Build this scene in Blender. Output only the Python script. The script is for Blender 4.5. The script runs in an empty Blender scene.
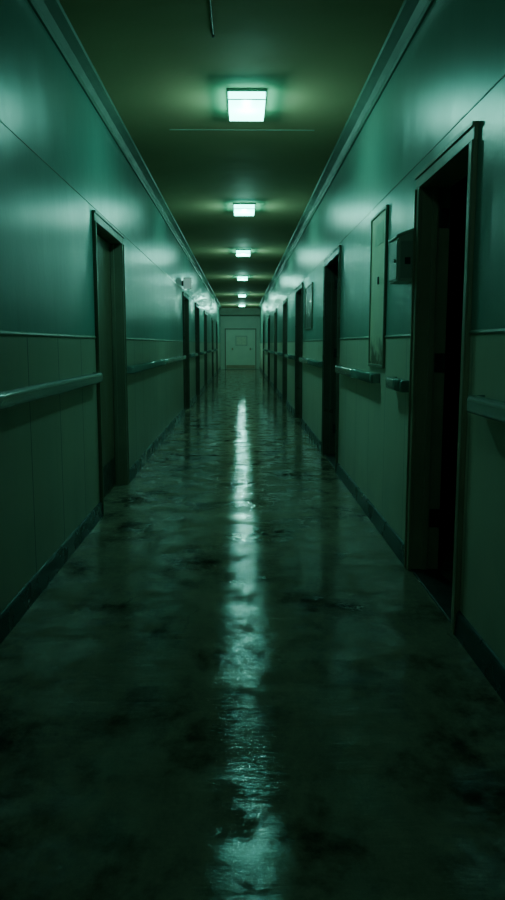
import bpy, bmesh, math, random
from mathutils import Vector
random.seed(4)
C = bpy.context.scene.collection
XL, XR, H, YB, YE = -1.033, 0.943, 3.0, -2.6, 38.5
TH = 0.15

# ---------------------------------------------------------------- materials
def mat(name, a, b=None, rough=0.5, rvar=0.1, scale=3.0, stretch=(1,1,1), bump=0.1, bscale=40, metal=0.0, spec=0.5, bump2=0.0, seams=0.0, grime=0.0, grime_h=0.6, lower=None, scuff=0.0):
    m = bpy.data.materials.new(name); m.use_nodes = True
    nt = m.node_tree; N = nt.nodes; L = nt.links
    p = N['Principled BSDF']
    b = b or tuple(c*0.85 for c in a)
    tc = N.new('ShaderNodeTexCoord'); mp = N.new('ShaderNodeMapping'); mp.inputs['Scale'].default_value = stretch
    L.new(tc.outputs['Object'], mp.inputs['Vector'])
    n1 = N.new('ShaderNodeTexNoise'); n1.inputs['Scale'].default_value = scale; n1.inputs['Detail'].default_value = 6
    L.new(mp.outputs[0], n1.inputs['Vector'])
    def ramp(ca, cb):
        r = N.new('ShaderNodeValToRGB'); r.color_ramp.elements[0].position = .32; r.color_ramp.elements[1].position = .68
        r.color_ramp.elements[0].color = (*cb, 1); r.color_ramp.elements[1].color = (*ca, 1)
        L.new(n1.outputs['Fac'], r.inputs[0]); return r.outputs[0]
    col = ramp(a, b)
    sx = None
    if seams or grime or lower:
        sx = N.new('ShaderNodeSeparateXYZ'); L.new(tc.outputs['Object'], sx.inputs[0])
    if lower:                                           # two-tone paint, olive below the dado
        g = N.new('ShaderNodeMath'); g.operation = 'LESS_THAN'; g.inputs[1].default_value = 1.296; L.new(sx.outputs['Z'], g.inputs[0])
        mx = N.new('ShaderNodeMix'); mx.data_type = 'RGBA'; L.new(g.outputs[0], mx.inputs[0]); L.new(col, mx.inputs[6])
        L.new(ramp(lower, tuple(c*.88 for c in lower)), mx.inputs[7]); col = mx.outputs[2]
    if scuff:                                           # drips and scuffs
        ms = N.new('ShaderNodeMapping'); ms.inputs['Scale'].default_value = (1, 5, .7); L.new(tc.outputs['Object'], ms.inputs['Vector'])
        ns = N.new('ShaderNodeTexNoise'); ns.inputs['Scale'].default_value = 2.2; ns.inputs['Detail'].default_value = 9; ns.inputs['Roughness'].default_value = .7; L.new(ms.outputs[0], ns.inputs['Vector'])
        rs = N.new('ShaderNodeMapRange'); rs.inputs['From Min'].default_value = .54; rs.inputs['From Max'].default_value = .72; rs.inputs['To Max'].default_value = scuff; L.new(ns.outputs['Fac'], rs.inputs['Value'])
        mx = N.new('ShaderNodeMix'); mx.data_type = 'RGBA'; L.new(rs.outputs[0], mx.inputs[0]); L.new(col, mx.inputs[6]); mx.inputs[7].default_value = (.10, .10, .06, 1)
        col = mx.outputs[2]
    if seams:
        d = N.new('ShaderNodeMath'); d.operation = 'DIVIDE'; d.inputs[1].default_value = 0.62; L.new(sx.outputs['Y'], d.inputs[0])
        f = N.new('ShaderNodeMath'); f.operation = 'FRACT'; L.new(d.outputs[0], f.inputs[0])
        lt = N.new('ShaderNodeMath'); lt.operation = 'LESS_THAN'; lt.inputs[1].default_value = 0.022; L.new(f.outputs[0], lt.inputs[0])
        zl = N.new('ShaderNodeMath'); zl.operation = 'LESS_THAN'; zl.inputs[1].default_value = 1.28; L.new(sx.outputs['Z'], zl.inputs[0])
        mu = N.new('ShaderNodeMath'); mu.operation = 'MULTIPLY'; L.new(lt.outputs[0], mu.inputs[0]); L.new(zl.outputs[0], mu.inputs[1])
        mu2 = N.new('ShaderNodeMath'); mu2.operation = 'MULTIPLY'; mu2.inputs[1].default_value = seams; L.new(mu.outputs[0], mu2.inputs[0])
        mx = N.new('ShaderNodeMix'); mx.data_type = 'RGBA'; L.new(mu2.outputs[0], mx.inputs[0]); L.new(col, mx.inputs[6]); mx.inputs[7].default_value = (.01, .015, .01, 1)
        col = mx.outputs[2]
    if grime:
        mr = N.new('ShaderNodeMapRange'); mr.inputs['From Min'].default_value = grime_h; mr.inputs['From Max'].default_value = 0.0
        mr.inputs['To Min'].default_value = 0.0; mr.inputs['To Max'].default_value = grime
        L.new(sx.outputs['Z'], mr.inputs['Value'])
        n3 = N.new('ShaderNodeTexNoise'); n3.inputs['Scale'].default_value = 4 if grime_h > .5 else 11; n3.inputs['Detail'].default_value = 8; L.new(tc.outputs['Object'], n3.inputs['Vector'])
        mm = N.new('ShaderNodeMath'); mm.operation = 'MULTIPLY'; L.new(mr.outputs[0], mm.inputs[0]); L.new(n3.outputs['Fac'], mm.inputs[1]); mm.use_clamp = True
        fac = mm.outputs[0]
        if grime_h <= .5:                               # patchy corrosion instead of an even haze
            sh = N.new('ShaderNodeMapRange'); sh.inputs['From Min'].default_value = .38; sh.inputs['From Max'].default_value = .66; sh.inputs['To Max'].default_value = .85; L.new(fac, sh.inputs['Value']); fac = sh.outputs[0]
        mx = N.new('ShaderNodeMix'); mx.data_type = 'RGBA'; L.new(fac, mx.inputs[0]); L.new(col, mx.inputs[6]); mx.inputs[7].default_value = (.05, .055, .035, 1) if grime_h > .5 else (.12, .065, .03, 1)
        col = mx.outputs[2]
    L.new(col, p.inputs['Base Color'])
    mr = N.new('ShaderNodeMapRange'); mr.inputs['From Min'].default_value = .3; mr.inputs['From Max'].default_value = .7
    mr.inputs['To Min'].default_value = max(0.03, rough-rvar); mr.inputs['To Max'].default_value = rough+rvar
    n2 = N.new('ShaderNodeTexNoise'); n2.inputs['Scale'].default_value = scale*1.7; n2.inputs['Detail'].default_value = 5
    L.new(mp.outputs[0], n2.inputs['Vector']); L.new(n2.outputs['Fac'], mr.inputs['Value']); L.new(mr.outputs[0], p.inputs['Roughness'])
    nb = N.new('ShaderNodeTexNoise'); nb.inputs['Scale'].default_value = bscale; nb.inputs['Detail'].default_value = 3; L.new(tc.outputs['Object'], nb.inputs['Vector'])
    bu = N.new('ShaderNodeBump'); bu.inputs['Strength'].default_value = bump; bu.inputs['Distance'].default_value = 0.004
    L.new(nb.outputs['Fac'], bu.inputs['Height'])
    last = bu
    if bump2:
        nc = N.new('ShaderNodeTexNoise'); nc.inputs['Scale'].default_value = 3.0; nc.inputs['Detail'].default_value = 3; L.new(tc.outputs['Object'], nc.inputs['Vector'])
        b2 = N.new('ShaderNodeBump'); b2.inputs['Strength'].default_value = bump2; b2.inputs['Distance'].default_value = 0.03
        L.new(nc.outputs['Fac'], b2.inputs['Height']); L.new(bu.outputs[0], b2.inputs['Normal']); last = b2
    L.new(last.outputs[0], p.inputs['Normal'])
    p.inputs['Metallic'].default_value = metal; p.inputs['Specular IOR Level'].default_value = spec
    return m

def emis(name, col, s, base=(.6,.7,.65)):
    m = bpy.data.materials.new(name); m.use_nodes = True
    nt = m.node_tree; p = nt.nodes['Principled BSDF']
    p.inputs['Base Color'].default_value = (*base, 1); p.inputs['Roughness'].default_value = .4
    p.inputs['Emission Color'].default_value = (*col, 1); p.inputs['Emission Strength'].default_value = s
    return m

M = {}
kw = dict(rough=.31, rvar=.03, scale=1.6, stretch=(1,1.4,.4), bump=.12, bscale=45, bump2=.15, grime=.55, spec=.40)
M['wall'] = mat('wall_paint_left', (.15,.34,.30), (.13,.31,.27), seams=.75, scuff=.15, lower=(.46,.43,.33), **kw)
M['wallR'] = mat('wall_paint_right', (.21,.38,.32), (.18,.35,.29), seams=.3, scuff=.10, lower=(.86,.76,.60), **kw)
M['wallE'] = mat('end_wall_paint', (.50,.56,.46), (.45,.51,.42), rough=.5, scale=1.6)
M['ceil'] = mat('ceiling_paint', (.68,.50,.30), (.58,.43,.26), rough=.75, rvar=.06, scale=.9, bump=.2, bscale=30, bump2=.15, spec=.15)
M['crown'] = mat('crown_paint', (.18,.27,.22), rough=.45, scale=3, spec=.3)
M['beam'] = mat('beam_paint', (.30,.34,.27), rough=.6, scale=3, spec=.2)
M['base'] = mat('baseboard_rubber', (.03,.075,.085), (.022,.055,.065), rough=.28, rvar=.03, scale=3, bump=.02, spec=.5)
M['trim'] = mat('dado_paint', (.26,.30,.22), rough=.38, scale=5, spec=.35)
M['batten'] = mat('batten_paint', (.70,.78,.66), rough=.5, scale=5)
M['frame'] = mat('frame_paint', (.13,.11,.08), (.09,.08,.055), rough=.35, scale=4, bump=.1)
M['frameL'] = mat('frame_paint_pale', (.22,.20,.14), (.17,.16,.11), rough=.38, scale=4, bump=.1)
M['frameR'] = mat('frame_olive_lightened', (.42,.34,.23), (.34,.28,.19), rough=.38, scale=4, bump=.1)  # lightened in place of light missing on the nearest right jamb
M['door'] = mat('door_paint', (.18,.145,.09), (.14,.11,.07), rough=.4, scale=2.5, stretch=(1,1,.3), grime=.6)
M['doorF'] = mat('far_door_paint', (.64,.70,.58), (.58,.64,.53), rough=.5, scale=2.5)
M['metal'] = mat('brushed_metal', (.4,.42,.40), rough=.3, metal=.9, scale=12)
M['dark'] = mat('dark_metal', (.05,.055,.05), (.03,.032,.03), rough=.42, metal=.3, scale=8)
M['rail'] = mat('rail_vinyl', (.18,.26,.235), (.155,.225,.20), rough=.15, rvar=.03, scale=3, stretch=(1,.3,1), bump=.02, spec=1.0)
M['room'] = mat('room_darkness_colour', (.06,.045,.035), rough=.9, scale=2)  # near-black base colour stands in for the rooms' lack of light
M['board'] = mat('aged_board', (.84,.74,.54), (.72,.63,.46), rough=.5, scale=5, stretch=(1,1,.5), grime=1.5, grime_h=.40)
M['boardF'] = mat('aged_board_edge', (.30,.28,.20), (.24,.22,.16), rough=.45, scale=5)
M['paper'] = mat('aged_paper', (.68,.70,.55), rough=.7, scale=10)
M['box'] = mat('wall_box_paint', (.66,.66,.55), (.56,.56,.47), rough=.38, scale=6)
M['boxS'] = mat('wall_box_side', (.48,.50,.41), (.40,.42,.35), rough=.38, scale=6)
M['boxD'] = mat('wall_box_panel', (.42,.44,.36), (.34,.36,.30), rough=.38, scale=6)
M['boxT'] = mat('wall_box_lid', (.80,.84,.72), rough=.35, scale=6)
M['housing'] = mat('lamp_housing', (.5,.55,.5), rough=.45, scale=8)
M['conduit'] = mat('conduit_paint', (.12,.12,.08), rough=.5, scale=9)
LC = (.34, 1.0, .78)
LE = (.10, 1.0, .80)
M['lampB'] = emis('lamp_diffuser', LE, 15)
M['lampS'] = emis('lamp_diffuser_side', LE, 13)
M['lampB2'] = emis('added_dim_diffuser', LE, 2)  # for the added lamp above the viewer
M['sign'] = emis('sign_face', (.5,1,.85), .25)

# floor: worn wet sealed concrete
def floor_mat():
    m = bpy.data.materials.new('wet_floor'); m.use_nodes = True
    nt = m.node_tree; N = nt.nodes; L = nt.links; p = N['Principled BSDF']
    tc = N.new('ShaderNodeTexCoord')
    def noise(sc, det=5, rough=.55, st=(1,1,1), dist=0, out='Fac'):
        mp = N.new('ShaderNodeMapping'); mp.inputs['Scale'].default_value = st; L.new(tc.outputs['Object'], mp.inputs[0])
        n = N.new('ShaderNodeTexNoise'); n.inputs['Scale'].default_value = sc; n.inputs['Detail'].default_value = det
        n.inputs['Roughness'].default_value = rough; n.inputs['Distortion'].default_value = dist
        L.new(mp.outputs[0], n.inputs['Vector']); return n.outputs[out]
    def ramp(v, p0, p1, c0, c1):
        r = N.new('ShaderNodeValToRGB'); e = r.color_ramp.elements; r.color_ramp.interpolation = 'EASE'
        e[0].position = p0; e[1].position = p1; e[0].color = (*c0,1); e[1].color = (*c1,1); L.new(v, r.inputs[0]); return r.outputs[0]
    wet = noise(2.0, 11, .70, (1,.8,1), .1)
    wm = ramp(wet, .46, .66, (0,0,0), (1,1,1))        # 1 = dark damp stain
    c1 = ramp(noise(5.0, 12, .85, (1.3,.7,1)), .3, .7, (.17,.135,.095), (.29,.235,.17))
    mx = N.new('ShaderNodeMix'); mx.data_type = 'RGBA'; L.new(wm, mx.inputs[0]); L.new(c1, mx.inputs[6]); mx.inputs[7].default_value = (.035,.03,.023,1)
    # hairline cracks
    va = N.new('ShaderNodeVectorMath'); va.operation = 'MULTIPLY_ADD'; L.new(noise(3, 6, .6, out='Color'), va.inputs[0]); va.inputs[1].default_value = (.35,.35,0); L.new(tc.outputs['Object'], va.inputs[2])
    vo = N.new('ShaderNodeTexVoronoi'); vo.feature = 'DISTANCE_TO_EDGE'; vo.inputs['Scale'].default_value = .75; L.new(va.outputs[0], vo.inputs['Vector'])
    ck = N.new('ShaderNodeMapRange'); ck.inputs['From Min'].default_value = 0; ck.inputs['From Max'].default_value = .004; ck.inputs['To Min'].default_value = .6; ck.inputs['To Max'].default_value = 0; L.new(vo.outputs['Distance'], ck.inputs['Value'])
    cm = N.new('ShaderNodeMapRange'); L.new(noise(1.1, 4), cm.inputs['Value']); cm.inputs['From Min'].default_value = .48; cm.inputs['From Max'].default_value = .56
    cf = N.new('ShaderNodeMath'); cf.operation = 'MULTIPLY'; L.new(ck.outputs[0], cf.inputs[0]); L.new(cm.outputs[0], cf.inputs[1])
    m2 = N.new('ShaderNodeMix'); m2.data_type = 'RGBA'; L.new(cf.outputs[0], m2.inputs[0]); L.new(mx.outputs[2], m2.inputs[6]); m2.inputs[7].default_value = (.012,.011,.008,1)
    L.new(m2.outputs[2], p.inputs['Base Color'])
    ro = N.new('ShaderNodeMapRange'); L.new(wm, ro.inputs['Value']); ro.inputs['To Min'].default_value = .015; ro.inputs['To Max'].default_value = .005
    ra = N.new('ShaderNodeMath'); ra.operation = 'MULTIPLY_ADD'; L.new(noise(9, 9, .75), ra.inputs[0]); ra.inputs[1].default_value = .045
    L.new(ro.outputs[0], ra.inputs[2]); L.new(ra.outputs[0], p.inputs['Roughness'])
    # dry scuffed film breaks up the shine
    sp = N.new('ShaderNodeMapRange'); L.new(noise(4.5, 12, .82), sp.inputs['Value']); sp.inputs['From Min'].default_value = .46; sp.inputs['From Max'].default_value = .58
    sp.inputs['To Min'].default_value = .0; sp.inputs['To Max'].default_value = .26; L.new(sp.outputs[0], p.inputs['Specular IOR Level'])
    # trowel ripples run across the corridor, plus a light overall unevenness
    b1 = N.new('ShaderNodeBump'); b1.inputs['Strength'].default_value = .55; b1.inputs['Distance'].default_value = .004; L.new(noise(24, 6, .62, (.25,1,1)), b1.inputs['Height'])
    b2 = N.new('ShaderNodeBump'); b2.inputs['Strength'].default_value = .10; b2.inputs['Distance'].default_value = .003; L.new(noise(40, 6, .6), b2.inputs['Height']); L.new(b1.outputs[0], b2.inputs['Normal'])
    L.new(b2.outputs[0], p.inputs['Normal'])
    return m
M['floor'] = floor_mat()

# ---------------------------------------------------------------- mesh helpers
def box(bm, x0, x1, y0, y1, z0, z1, mi=0):
    x0, x1 = sorted((x0, x1)); y0, y1 = sorted((y0, y1)); z0, z1 = sorted((z0, z1))
    v = [bm.verts.new(c) for c in [(x0,y0,z0),(x1,y0,z0),(x1,y1,z0),(x0,y1,z0),(x0,y0,z1),(x1,y0,z1),(x1,y1,z1),(x0,y1,z1)]]
    fs = []
    for q in [(3,2,1,0),(4,5,6,7),(0,1,5,4),(1,2,6,5),(2,3,7,6),(3,0,4,7)]:
        f = bm.faces.new([v[i] for i in q]); f.material_index = mi; fs.append(f)
    return fs
def prism_y(bm, prof, y0, y1):            # profile of (x, z) swept along y
    a = [bm.verts.new((x, y0, z)) for x, z in prof]; b = [bm.verts.new((x, y1, z)) for x, z in prof]
    n = len(prof)
    for i in range(n):
        bm.faces.new((a[i], a[(i+1)%n], b[(i+1)%n], b[i]))
    bm.faces.new(a[::-1]); bm.faces.new(b)
    bmesh.ops.recalc_face_normals(bm, faces=bm.faces)
def tube(bm, p0, p1, r, seg=14):
    p0 = Vector(p0); p1 = Vector(p1); d = (p1-p0); ln = d.length; d.normalize()
    u = d.orthogonal().normalized(); w = d.cross(u)
    A = []; B = []
    for i in range(seg):
        t = 2*math.pi*i/seg; o = (u*math.cos(t)+w*math.sin(t))*r
        A.append(bm.verts.new(p0+o)); B.append(bm.verts.new(p1+o))
    for i in range(seg):
        bm.faces.new((A[i], A[(i+1)%seg], B[(i+1)%seg], B[i]))
    bm.faces.new(A[::-1]); bm.faces.new(B)
def obj(name, bm, m, parent=None, bevel=0.0, smooth=False):
    bmesh.ops.recalc_face_normals(bm, faces=bm.faces)
    if parent is not None:
        base = parent; off = Vector((0,0,0))
        while base is not None: off += base.location; base = base.parent
        bmesh.ops.translate(bm, verts=bm.verts, vec=-off)
    me = bpy.data.meshes.new(name); bm.to_mesh(me); bm.free()
    if smooth:
        for p in me.polygons: p.use_smooth = len(p.vertices) <= 4
    o = bpy.data.objects.new(name, me); C.objects.link(o)
    for k in (m if isinstance(m, (list, tuple)) else [m]): me.materials.append(k)
    if parent: o.parent = parent
    if bevel:
        md = o.modifiers.new('bevel', 'BEVEL'); md.width = bevel; md.segments = 2; md.limit_method = 'ANGLE'; md.angle_limit = math.radians(40)
    return o
def tag(o, label, cat, group=None, kind=None):
    o['label'] = label; o['category'] = cat
    if group: o['group'] = group
    if kind: o['kind'] = kind
    return o
def thing(name, loc, label, cat, group=None, kind=None):
    o = bpy.data.objects.new(name, None); C.objects.link(o); o.location = loc; o.empty_display_size = .1
    return tag(o, label, cat, group, kind)
def nb(): return bmesh.new()
def W(s): return XL if s < 0 else XR
def X(s, d): return W(s) - s*d            # d metres out of the wall into the corridor

# ---------------------------------------------------------------- layout
CW = .07; DT = 2.17
doorsL = [(5.46,6.77),(13.7,15.0),(17.4,18.7),(21.5,22.8),(27.0,28.3),(32.0,33.3)]
doorsR = [(3.14,4.15),(7.3,8.6),(11.7,13.0),(15.6,16.9),(20.0,21.3),(25.0,26.3),(31.0,32.3)]
OPEN_R = (0, 1)
def top(a): return 2.125 if a == 3.14 else DT

# shell
b = nb(); box(b, XL-.3, XR+3.0, YB-.2, YE+.3, -.12, 0); tag(obj('floor', b, M['floor']), 'long wet stained concrete corridor floor mirroring the green lamps', 'floor', kind='structure')
b = nb(); box(b, XL-.3, XR+3.0, YB-.2, YE+.3, H, H+.12); tag(obj('ceiling', b, M['ceil']), 'dim olive ceiling above the corridor', 'ceiling', kind='structure')
def wall(s, doors, name, label):
    b = nb(); y = YB
    for (a, c) in doors:
        box(b, X(s,0), X(s,-TH), y, a+CW-.03, 0, H)
        box(b, X(s,0), X(s,-TH), a+CW-.03, c-CW+.03, top(a)-CW+.03, H); y = c-CW+.03
    box(b, X(s,0), X(s,-TH), y, YE, 0, H)
    tag(obj(name, b, M['wall'] if s < 0 else M['wallR']), label, 'wall', kind='structure')
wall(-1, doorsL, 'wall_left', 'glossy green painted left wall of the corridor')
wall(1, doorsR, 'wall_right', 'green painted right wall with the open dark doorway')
# end wall around the door
DX0, DX1, DZ = -.76, .72, 1.97
b = nb(); box(b, XL, DX0, YE, YE+TH, 0, H); box(b, DX1, XR, YE, YE+TH, 0, H); box(b, DX0, DX1, YE, YE+TH, DZ, H)
tag(obj('wall_end', b, M['wallE']), 'soft grey-green end wall around the distant pale door', 'wall', kind='structure')
b = nb(); box(b, XL, XR, YB-TH, YB, 0, H); tag(obj('wall_back', b, M['wall']), 'wall closing the corridor behind the viewer', 'wall', kind='structure')
b = nb(); box(b, XL, XR, 37.9, 38.1, 2.66, H); tag(obj('trim_1', b, M['beam'], bevel=.01), 'lowered beam across the ceiling just before the end wall', 'beam', kind='structure')

# dark rooms behind the open doorways
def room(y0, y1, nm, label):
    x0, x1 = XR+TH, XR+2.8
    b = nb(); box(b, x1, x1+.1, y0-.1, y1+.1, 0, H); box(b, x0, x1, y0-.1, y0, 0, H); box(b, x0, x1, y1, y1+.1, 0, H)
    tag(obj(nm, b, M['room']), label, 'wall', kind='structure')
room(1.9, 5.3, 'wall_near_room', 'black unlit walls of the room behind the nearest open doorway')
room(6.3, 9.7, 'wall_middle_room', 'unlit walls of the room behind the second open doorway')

# baseboards, dado mouldings, joint battens, crown
def runs(doors, y0=YB, y1=YE):
    out = []; y = y0
    for a, c in doors: out.append((y, a)); y = c
    out.append((y, y1)); return out
for s, doors, side in ((-1, doorsL, 'left'), (1, doorsR, 'right')):
    b = nb()
    for a, c in runs(doors):
        prism_y(b, [(X(s,0),0),(X(s,.020),0),(X(s,.018),.022),(X(s,.015),.097),(X(s,.009),.107),(X(s,0),.109)], a, c)
    tag(obj('baseboard_'+side, b, M['base']), 'dark teal baseboard along the %s wall' % side, 'baseboard', kind='structure')
n = 2
for s, doors, side in ((-1, doorsL, 'left'), (1, doorsR, 'right')):
    b = nb()
    for a, c in runs(doors):
        prism_y(b, [(X(s,0),1.286),(X(s,.005),1.288),(X(s,.008),1.296),(X(s,.005),1.304),(X(s,0),1.306)], a, c)
    tag(obj('trim_%d' % n, b, M['trim']), 'thin dado moulding at mid height on the %s wall' % side, 'moulding', kind='structure'); n += 1
    b = nb()
    box(b, X(s,0), X(s,.003), YB, YE, 2.198, 2.204)
    tag(obj('trim_%d' % n, b, M['trim']), 'thin panel joint strip level with door tops on the %s wall' % side, 'moulding', kind='structure'); n += 1
    b = nb()
    prism_y(b, [(X(s,0),2.90),(X(s,.014),2.90),(X(s,.018),2.925),(X(s,.045),2.955),(X(s,.075),2.972),(X(s,.095),2.982),(X(s,.10),H),(X(s,0),H)], YB, YE)
    tag(obj('trim_%d' % n, b, M['crown']), 'crown moulding where the %s wall meets the ceiling' % side, 'moulding', kind='structure'); n += 1

# ---------------------------------------------------------------- doors
ordn = ['nearest','second','third','fourth','fifth','sixth','seventh']
dn = [0]
def door(s, y0, y1, i, open_=False):
    dn[0] += 1
    DT = top(y0)
    side = 'left' if s < 0 else 'right'
    if open_:
        lab = ('tall open doorway into a pitch dark room at the right' if i == 0 else 'second open doorway on the right wall, past the aged wall board')
    else:
        lab = '%s closed door along the %s wall, in a dark frame' % (ordn[i if s < 0 else i-2], side)
    t = thing('door_%d' % dn[0], (W(s), (y0+y1)/2, 0), lab, 'doorway' if open_ else 'door', kind='structure')
    fm = (M['frameL'] if s < 0 else M['frameR']) if i == 0 else M['frame']
    b = nb()
    for a, c in ((y0, y0+CW), (y1-CW, y1)):
        box(b, X(s,0), X(s,.018), a, c, 0, DT-CW); box(b, X(s,.018), X(s,.026), a+(0 if a==y0 else CW-.018), a+(.018 if a==y0 else CW), 0, DT-CW)
    box(b, X(s,0), X(s,.018), y0, y1, DT-CW, DT); box(b, X(s,.018), X(s,.026), y0, y1, DT-.018, DT)
    obj('casing', b, fm, t, bevel=.003)
    b = nb()
    for a, c in ((y0+CW-.03, y0+CW), (y1-CW, y1-CW+.03)):
        box(b, X(s,0), X(s,-TH), a, c, 0, DT-CW)
    box(b, X(s,0), X(s,-TH), y0+CW-.03, y1-CW+.03, DT-CW, DT-CW+.03)
    # door stop
    for a, c in ((y0+CW, y0+CW+.014), (y1-CW-.014, y1-CW)):
        box(b, X(s,-.055), X(s,-.085), a, c, 0, DT-CW)
    obj('jamb', b, fm, t, bevel=.002)
    if open_:
        b = nb(); box(b, X(s,0), X(s,-TH), y0+CW, y1-CW, .0, .012); obj('threshold', b, M['dark'], t, bevel=.003)
        for z in (.25, 1.1, 1.85):
            b = nb(); box(b, X(s,-.092), X(s,-.14), y1-CW-.004, y1-CW, z, z+.1); tube(b, (X(s,-.146), y1-CW-.006, z), (X(s,-.146), y1-CW-.006, z+.1), .008, 10)
            obj('hinge', b, M['dark'], t)
        return
    a, c = y0+CW+.004, y1-CW-.004
    b = nb(); box(b, X(s,-.088), X(s,-.130), a, c, .01, DT-CW-.004)
    lf = obj('leaf', b, M['door'], t, bevel=.002)
    b = nb(); box(b, X(s,-.085), X(s,-.088), a+.04, c-.04, .03, .26); obj('kick_plate', b, M['dark'], lf)
    if i % 2 == 1:
        b = nb(); yv = a+.18; box(b, X(s,-.080), X(s,-.088), yv, yv+.18, 1.2, 1.8); pv = obj('vision_panel_frame', b, M['frame'], lf, bevel=.003)
        b = nb(); box(b, X(s,-.078), X(s,-.080), yv+.02, yv+.16, 1.22, 1.78); obj('pane', b, M['dark'], lf)
    hy = a+.07
    b = nb(); tube(b, (X(s,-.088), hy, 1.0), (X(s,-.080), hy, 1.0), .026, 20); tube(b, (X(s,-.080), hy, 1.0), (X(s,-.035), hy, 1.0), .009)
    tube(b, (X(s,-.038), hy-.008, 1.0), (X(s,-.038), hy+.12, 1.0), .009); obj('handle', b, M['metal'], lf, smooth=False)
    for z in (.25, 1.1, 1.8):
        b = nb(); tube(b, (X(s,-.086), c, z), (X(s,-.086), c, z+.1), .008, 10); obj('hinge', b, M['dark'], t)
for i, d in enumerate(doorsL): door(-1, *d, i)
for i, d in enumerate(doorsR): door(1, *d, i, open_=i in OPEN_R)

# wide end door
t = thing('door_%d' % (dn[0]+1), ((DX0+DX1)/2, YE, 0), 'distant pale framed door closing the end of the corridor', 'door', kind='structure')
b = nb(); box(b, DX0-.05, DX0, YE-.03, YE, 0, DZ); box(b, DX1, DX1+.05, YE-.03, YE, 0, DZ); box(b, DX0-.05, DX1+.05, YE-.03, YE, DZ, DZ+.05)
obj('casing', b, M['frameL'], t, bevel=.003)
xm = (DX0+DX1)/2+.04
b = nb(); box(b, DX0, DX1, YE+.03, YE+.075, .005, DZ); lf = obj('leaf', b, M['doorF'], t, bevel=.003)
b = nb(); box(b, xm-.30, xm+.30, YE+.022, YE+.03, 1.16, 1.66); pl = obj('plate_frame', b, M['boxS'], lf, bevel=.002)
b = nb(); box(b, xm-.25, xm+.25, YE+.018, YE+.022, 1.21, 1.61); obj('plate', b, M['paper'], pl)
for xx in (xm-.45, xm+.45):
    b = nb(); box(b, xx-.04, xx+.04, YE+.02, YE+.03, .94, 1.06); obj('lock_plate', b, M['frameR'], lf, bevel=.002)
b = nb(); tube(b, (DX1-.12, YE+.03, 1.0), (DX1-.12, YE-.02, 1.0), .02); tube(b, (DX1-.12, YE-.015, 1.0), (DX1-.26, YE-.015, 1.0), .012); obj('handle', b, M['metal'], lf)
b = nb(); box(b, DX0+.02, DX1-.02, YE+.026, YE+.03, .02, .20); obj('kick_plate', b, M['frameR'], lf)

# ---------------------------------------------------------------- handrails
def handrail(s, y0, y1, label):
    z = 1.020
    t = thing('handrail', (W(s), (y0+y1)/2, z), label, 'handrail', 'wall handrails along the corridor')
    prof = [(.036,-.034),(.054,-.036),(.063,-.033),(.067,-.026),(.068,-.010),(.068,.014),(.066,.024),(.061,.031),(.052,.034),(.036,.034),(.031,.028),(.031,-.028)]
    b = nb(); prism_y(b, [(X(s,d), z+h) for d, h in prof], y0+.024, y1-.024); obj('rail', b, M['rail'], t, smooth=True)
    for e in (0, 1):                     # rounded returns to the wall
        b = nb(); yb = y0+.024 if e == 0 else y1-.024; sg = -1 if e == 0 else 1
        rings = []
        prof2 = [(0,-.035)]+prof[1:9]+[(0,.034)]
        for k in range(6):
            q = k/5*math.pi/2
            rings.append([b.verts.new((X(s, d*(.72+.28*math.cos(q))), yb+sg*.024*math.sin(q), z+h*(.8+.2*math.cos(q)))) for d, h in prof2])
        for r0, r1 in zip(rings, rings[1:]):
            for i in range(len(r0)): b.faces.new((r0[i], r0[(i+1)%len(r0)], r1[(i+1)%len(r0)], r1[i]))
        b.faces.new(rings[0]); b.faces.new(rings[-1][::-1])
        obj('end_cap', b, M['rail'], t, smooth=True)
    ln = y1-y0; k = max(1, int(round(ln/1.1))) if ln > .6 else 0
    for i in range(k):
        y = y0+ln*(i+.5)/k
        b = nb(); box(b, X(s,0), X(s,.006), y-.03, y+.03, z-.034, z+.02); box(b, X(s,.006), X(s,.034), y-.012, y+.012, z-.02, z+.012)
        obj('bracket', b, M['dark'], t, bevel=.002)
handrail(-1, .2, 5.36, 'long handrail on the left wall ending at the nearest left door')
handrail(-1, 6.86, 13.5, 'long handrail on the left wall beyond the nearest left door')
handrail(-1, 15.15, 17.25, 'handrail between the second and third left doors')
handrail(-1, 18.85, 21.35, 'handrail between the third and fourth left doors')
handrail(-1, 22.95, 26.85, 'handrail between the fourth and fifth left doors')
handrail(-1, 28.45, 31.85, 'handrail between the fifth and sixth left doors')
handrail(1, .2, 2.95, 'handrail at the right edge of the view, before the open doorway')
handrail(1, 4.17, 4.62, 'very short handrail stub under the box beside the open doorway')
handrail(1, 5.15, 7.12, 'handrail below the aged wall board on the right wall')
handrail(1, 8.75, 11.55, 'handrail on the right wall just beyond the second open doorway')
handrail(1, 13.15, 15.45, 'handrail between the first and second closed right doors')
handrail(1, 17.05, 19.85, 'handrail between the second and third closed right doors')
handrail(1, 21.45, 24.85, 'handrail between the third and fourth closed right doors')
handrail(1, 26.45, 30.85, 'handrail between the fourth and fifth closed right doors')

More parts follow.
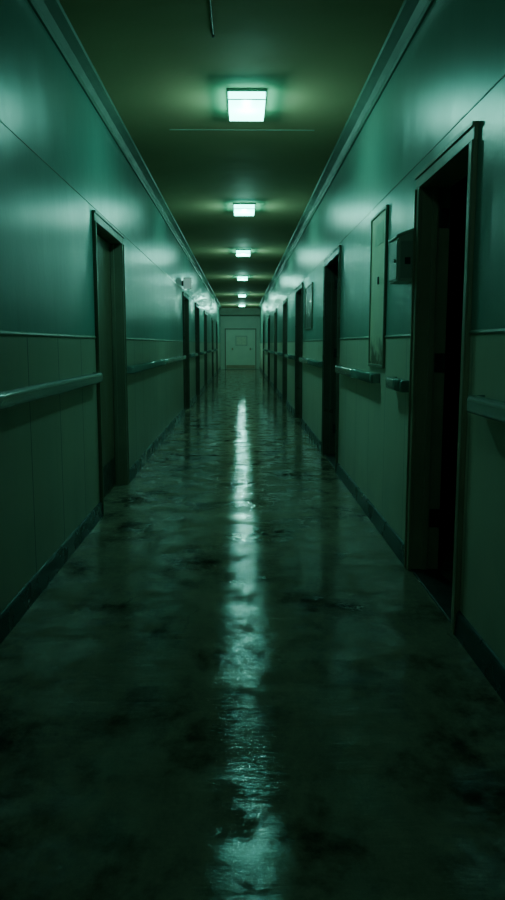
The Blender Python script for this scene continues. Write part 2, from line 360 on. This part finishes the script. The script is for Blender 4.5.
# ---------------------------------------------------------------- ceiling lamps
def lamp(y, label, power=26.0):
    x, w, l = .045, .127, .25
    dim = power < 5
    t = thing('ceiling_lamp', (x, y, H), label, 'ceiling light', 'ceiling lights down the corridor')
    b = nb(); box(b, x-w-.010, x+w+.010, y-l-.010, y+l+.010, 2.978, H); obj('housing', b, M['housing'], t, bevel=.003)
    b = nb(); fs = box(b, x-w, x+w, y-l, y+l, 2.926, 2.978, 1); fs[0].material_index = 0
    obj('diffuser', b, [M['lampB2'], M['lampB2']] if dim else [M['lampB'], M['lampS']], t)
    b = nb()
    for a, c in ((x-w-.004, x-w), (x+w, x+w+.004)): box(b, a, c, y-l-.004, y+l+.004, 2.923, 2.931)
    for a, c in ((y-l-.004, y-l), (y+l, y+l+.004)): box(b, x-w, x+w, a, c, 2.923, 2.931)
    obj('rim', b, M['housing'], t)
    ld = bpy.data.lights.new('lamp_glow', 'POINT'); ld.energy = power; ld.color = LC; ld.shadow_soft_size = .03
    lo = bpy.data.objects.new('lamp_glow', ld); C.objects.link(lo); lo.parent = t; lo.location = (0, 0, 2.87-H)
for y, lab, pw in ((1.4, 'added unseen dim ceiling light above the viewer', 4.0),  # extra lamp out of view, put in to brighten near jamb and walls
               (5.80, 'large bright green-white ceiling light nearest the viewer', 11), (10.1, 'second ceiling light from the viewer', 13),
               (14.8, 'third ceiling light from the viewer', 16), (20.4, 'fourth ceiling light from the viewer', 20),
               (27.6, 'fifth ceiling light from the viewer', 26), (34.6, 'farthest ceiling light, near the end door', 60)):
    lamp(y, lab, pw)

# ceiling conduits
t = thing('ceiling_conduit', (-.155, 3.4, H), 'dark conduit running lengthwise on the ceiling at the top edge', 'conduit')
b = nb(); tube(b, (-.155, 1.0, H-.006), (-.155, 4.62, H-.006), .006); obj('pipe', b, M['conduit'], t, smooth=False)
b = nb(); box(b, -.163, -.147, 4.62, 4.64, H-.014, H); obj('end_box', b, M['conduit'], t, bevel=.002)
def cross(y, x0, x1, label):
    t = thing('ceiling_batten', ((x0+x1)/2, y, H), label, 'batten')
    b = nb(); box(b, x0+.006, x1-.006, y-.010, y+.010, H-.0015, H); obj('strip', b, M['batten'], t)
    for xa in (x0, x1-.006):
        b = nb(); box(b, xa, xa+.006, y-.011, y+.011, H-.002, H); obj('end_cap', b, M['batten'], t)
cross(6.58, -.586, .61, 'thin flat strip across the ceiling just behind the nearest light')

# ---------------------------------------------------------------- wall-mounted things
# box beside the open doorway
y0, y1, z0, z1 = 4.162, 4.39, 1.585, 1.865
t = thing('wall_box', (XR, (y0+y1)/2, z0), 'small angular metal box with slanted top on right wall by the open doorway', 'wall box')
b = nb(); prism_y(b, [(X(1,0), z0), (X(1,.10), z0), (X(1,.10), z1-.045), (X(1,0), z1-.008)], y0, y1); obj('body', b, M['box'], t, bevel=.003)
b = nb(); prism_y(b, [(X(1,0), z1-.008), (X(1,.112), z1-.050), (X(1,.112), z1-.038), (X(1,0), z1+.006)], y0-.008, y1+.008); obj('lid', b, M['boxT'], t, bevel=.002)
b = nb(); box(b, X(1,.10), X(1,.106), y0+.012, y1-.012, z0+.012, z1-.062); dr = obj('front_door', b, M['boxD'], t, bevel=.002)
b = nb(); tube(b, (X(1,.106), y0+.04, z0+.11), (X(1,.117), y0+.04, z0+.11), .010); obj('knob', b, M['metal'], dr)
b = nb(); box(b, X(1,.012), X(1,.088), y0-.003, y0, z0+.018, z1-.070); sp = obj('side_plate', b, M['boxS'], t, bevel=.001)
b = nb(); box(b, X(1,.035), X(1,.065), y0-.005, y0-.003, z0+.09, z0+.125); obj('side_latch', b, M['dark'], sp)

def board(y0, y1, z0, z1, label, rusty):
    t = thing('wall_board', (XR, (y0+y1)/2, z0), label, 'wall board')
    b = nb(); f = .022
    fm = M['boardF'] if rusty else M['frameL']
    for a, c in ((y0, y0+f), (y1-f, y1)): box(b, X(1,0), X(1,.018), a, c, z0, z1)
    for a, c in ((z0, z0+f), (z1-f, z1)): box(b, X(1,0), X(1,.018), y0+f, y1-f, a, c)
    obj('frame', b, fm, t, bevel=.003)
    b = nb(); box(b, X(1,0), X(1,.010), y0+f, y1-f, z0+f, z1-f); bo = obj('panel', b, M['board'] if rusty else M['frame'], t)
    if rusty:
        b = nb(); box(b, X(1,.010), X(1,.012), y0+.10, y0+.40, z1-.22, z1-.08); obj('notice_sheet', b, M['paper'], bo)
        b = nb(); box(b, X(1,.010), X(1,.020), y0+.24, y0+.255, z0+.56, z0+.61); obj('latch', b, M['dark'], bo, bevel=.002)
board(4.99, 5.56, 1.09, 2.13, 'tall pale worn wall board with corroded bottom, left of the small box', True)
board(10.1, 11.2, 1.45, 2.05, 'dark framed board farther down the right wall, past the second doorway', False)

# projecting sign over the second left door
t = thing('projecting_sign', (XL, 13.62, 2.3), 'small pale box sign projecting from the left wall by the second left door', 'sign')
b = nb(); box(b, X(-1,.03), X(-1,.17), 13.57, 13.66, 2.21, 2.40); obj('sign_box', b, M['sign'], t, bevel=.006)
b = nb(); box(b, X(-1,0), X(-1,.03), 13.59, 13.64, 2.26, 2.35); obj('mount', b, M['dark'], t, bevel=.003)

# ---------------------------------------------------------------- world and camera
w = bpy.data.worlds.new('World'); bpy.context.scene.world = w; w.use_nodes = True
w.node_tree.nodes['Background'].inputs[0].default_value = (.004, .01, .008, 1)
cam = bpy.data.cameras.new('camera'); co = bpy.data.objects.new('camera', cam); C.objects.link(co)
cam.sensor_fit = 'VERTICAL'; cam.sensor_height = 36; cam.sensor_width = 36; cam.lens = 30.4
co.location = (0, 0, 1.25); co.rotation_euler = (math.radians(90-7.94), 0, math.radians(-.86))
cam.clip_start = .05; cam.clip_end = 100
bpy.context.scene.camera = co
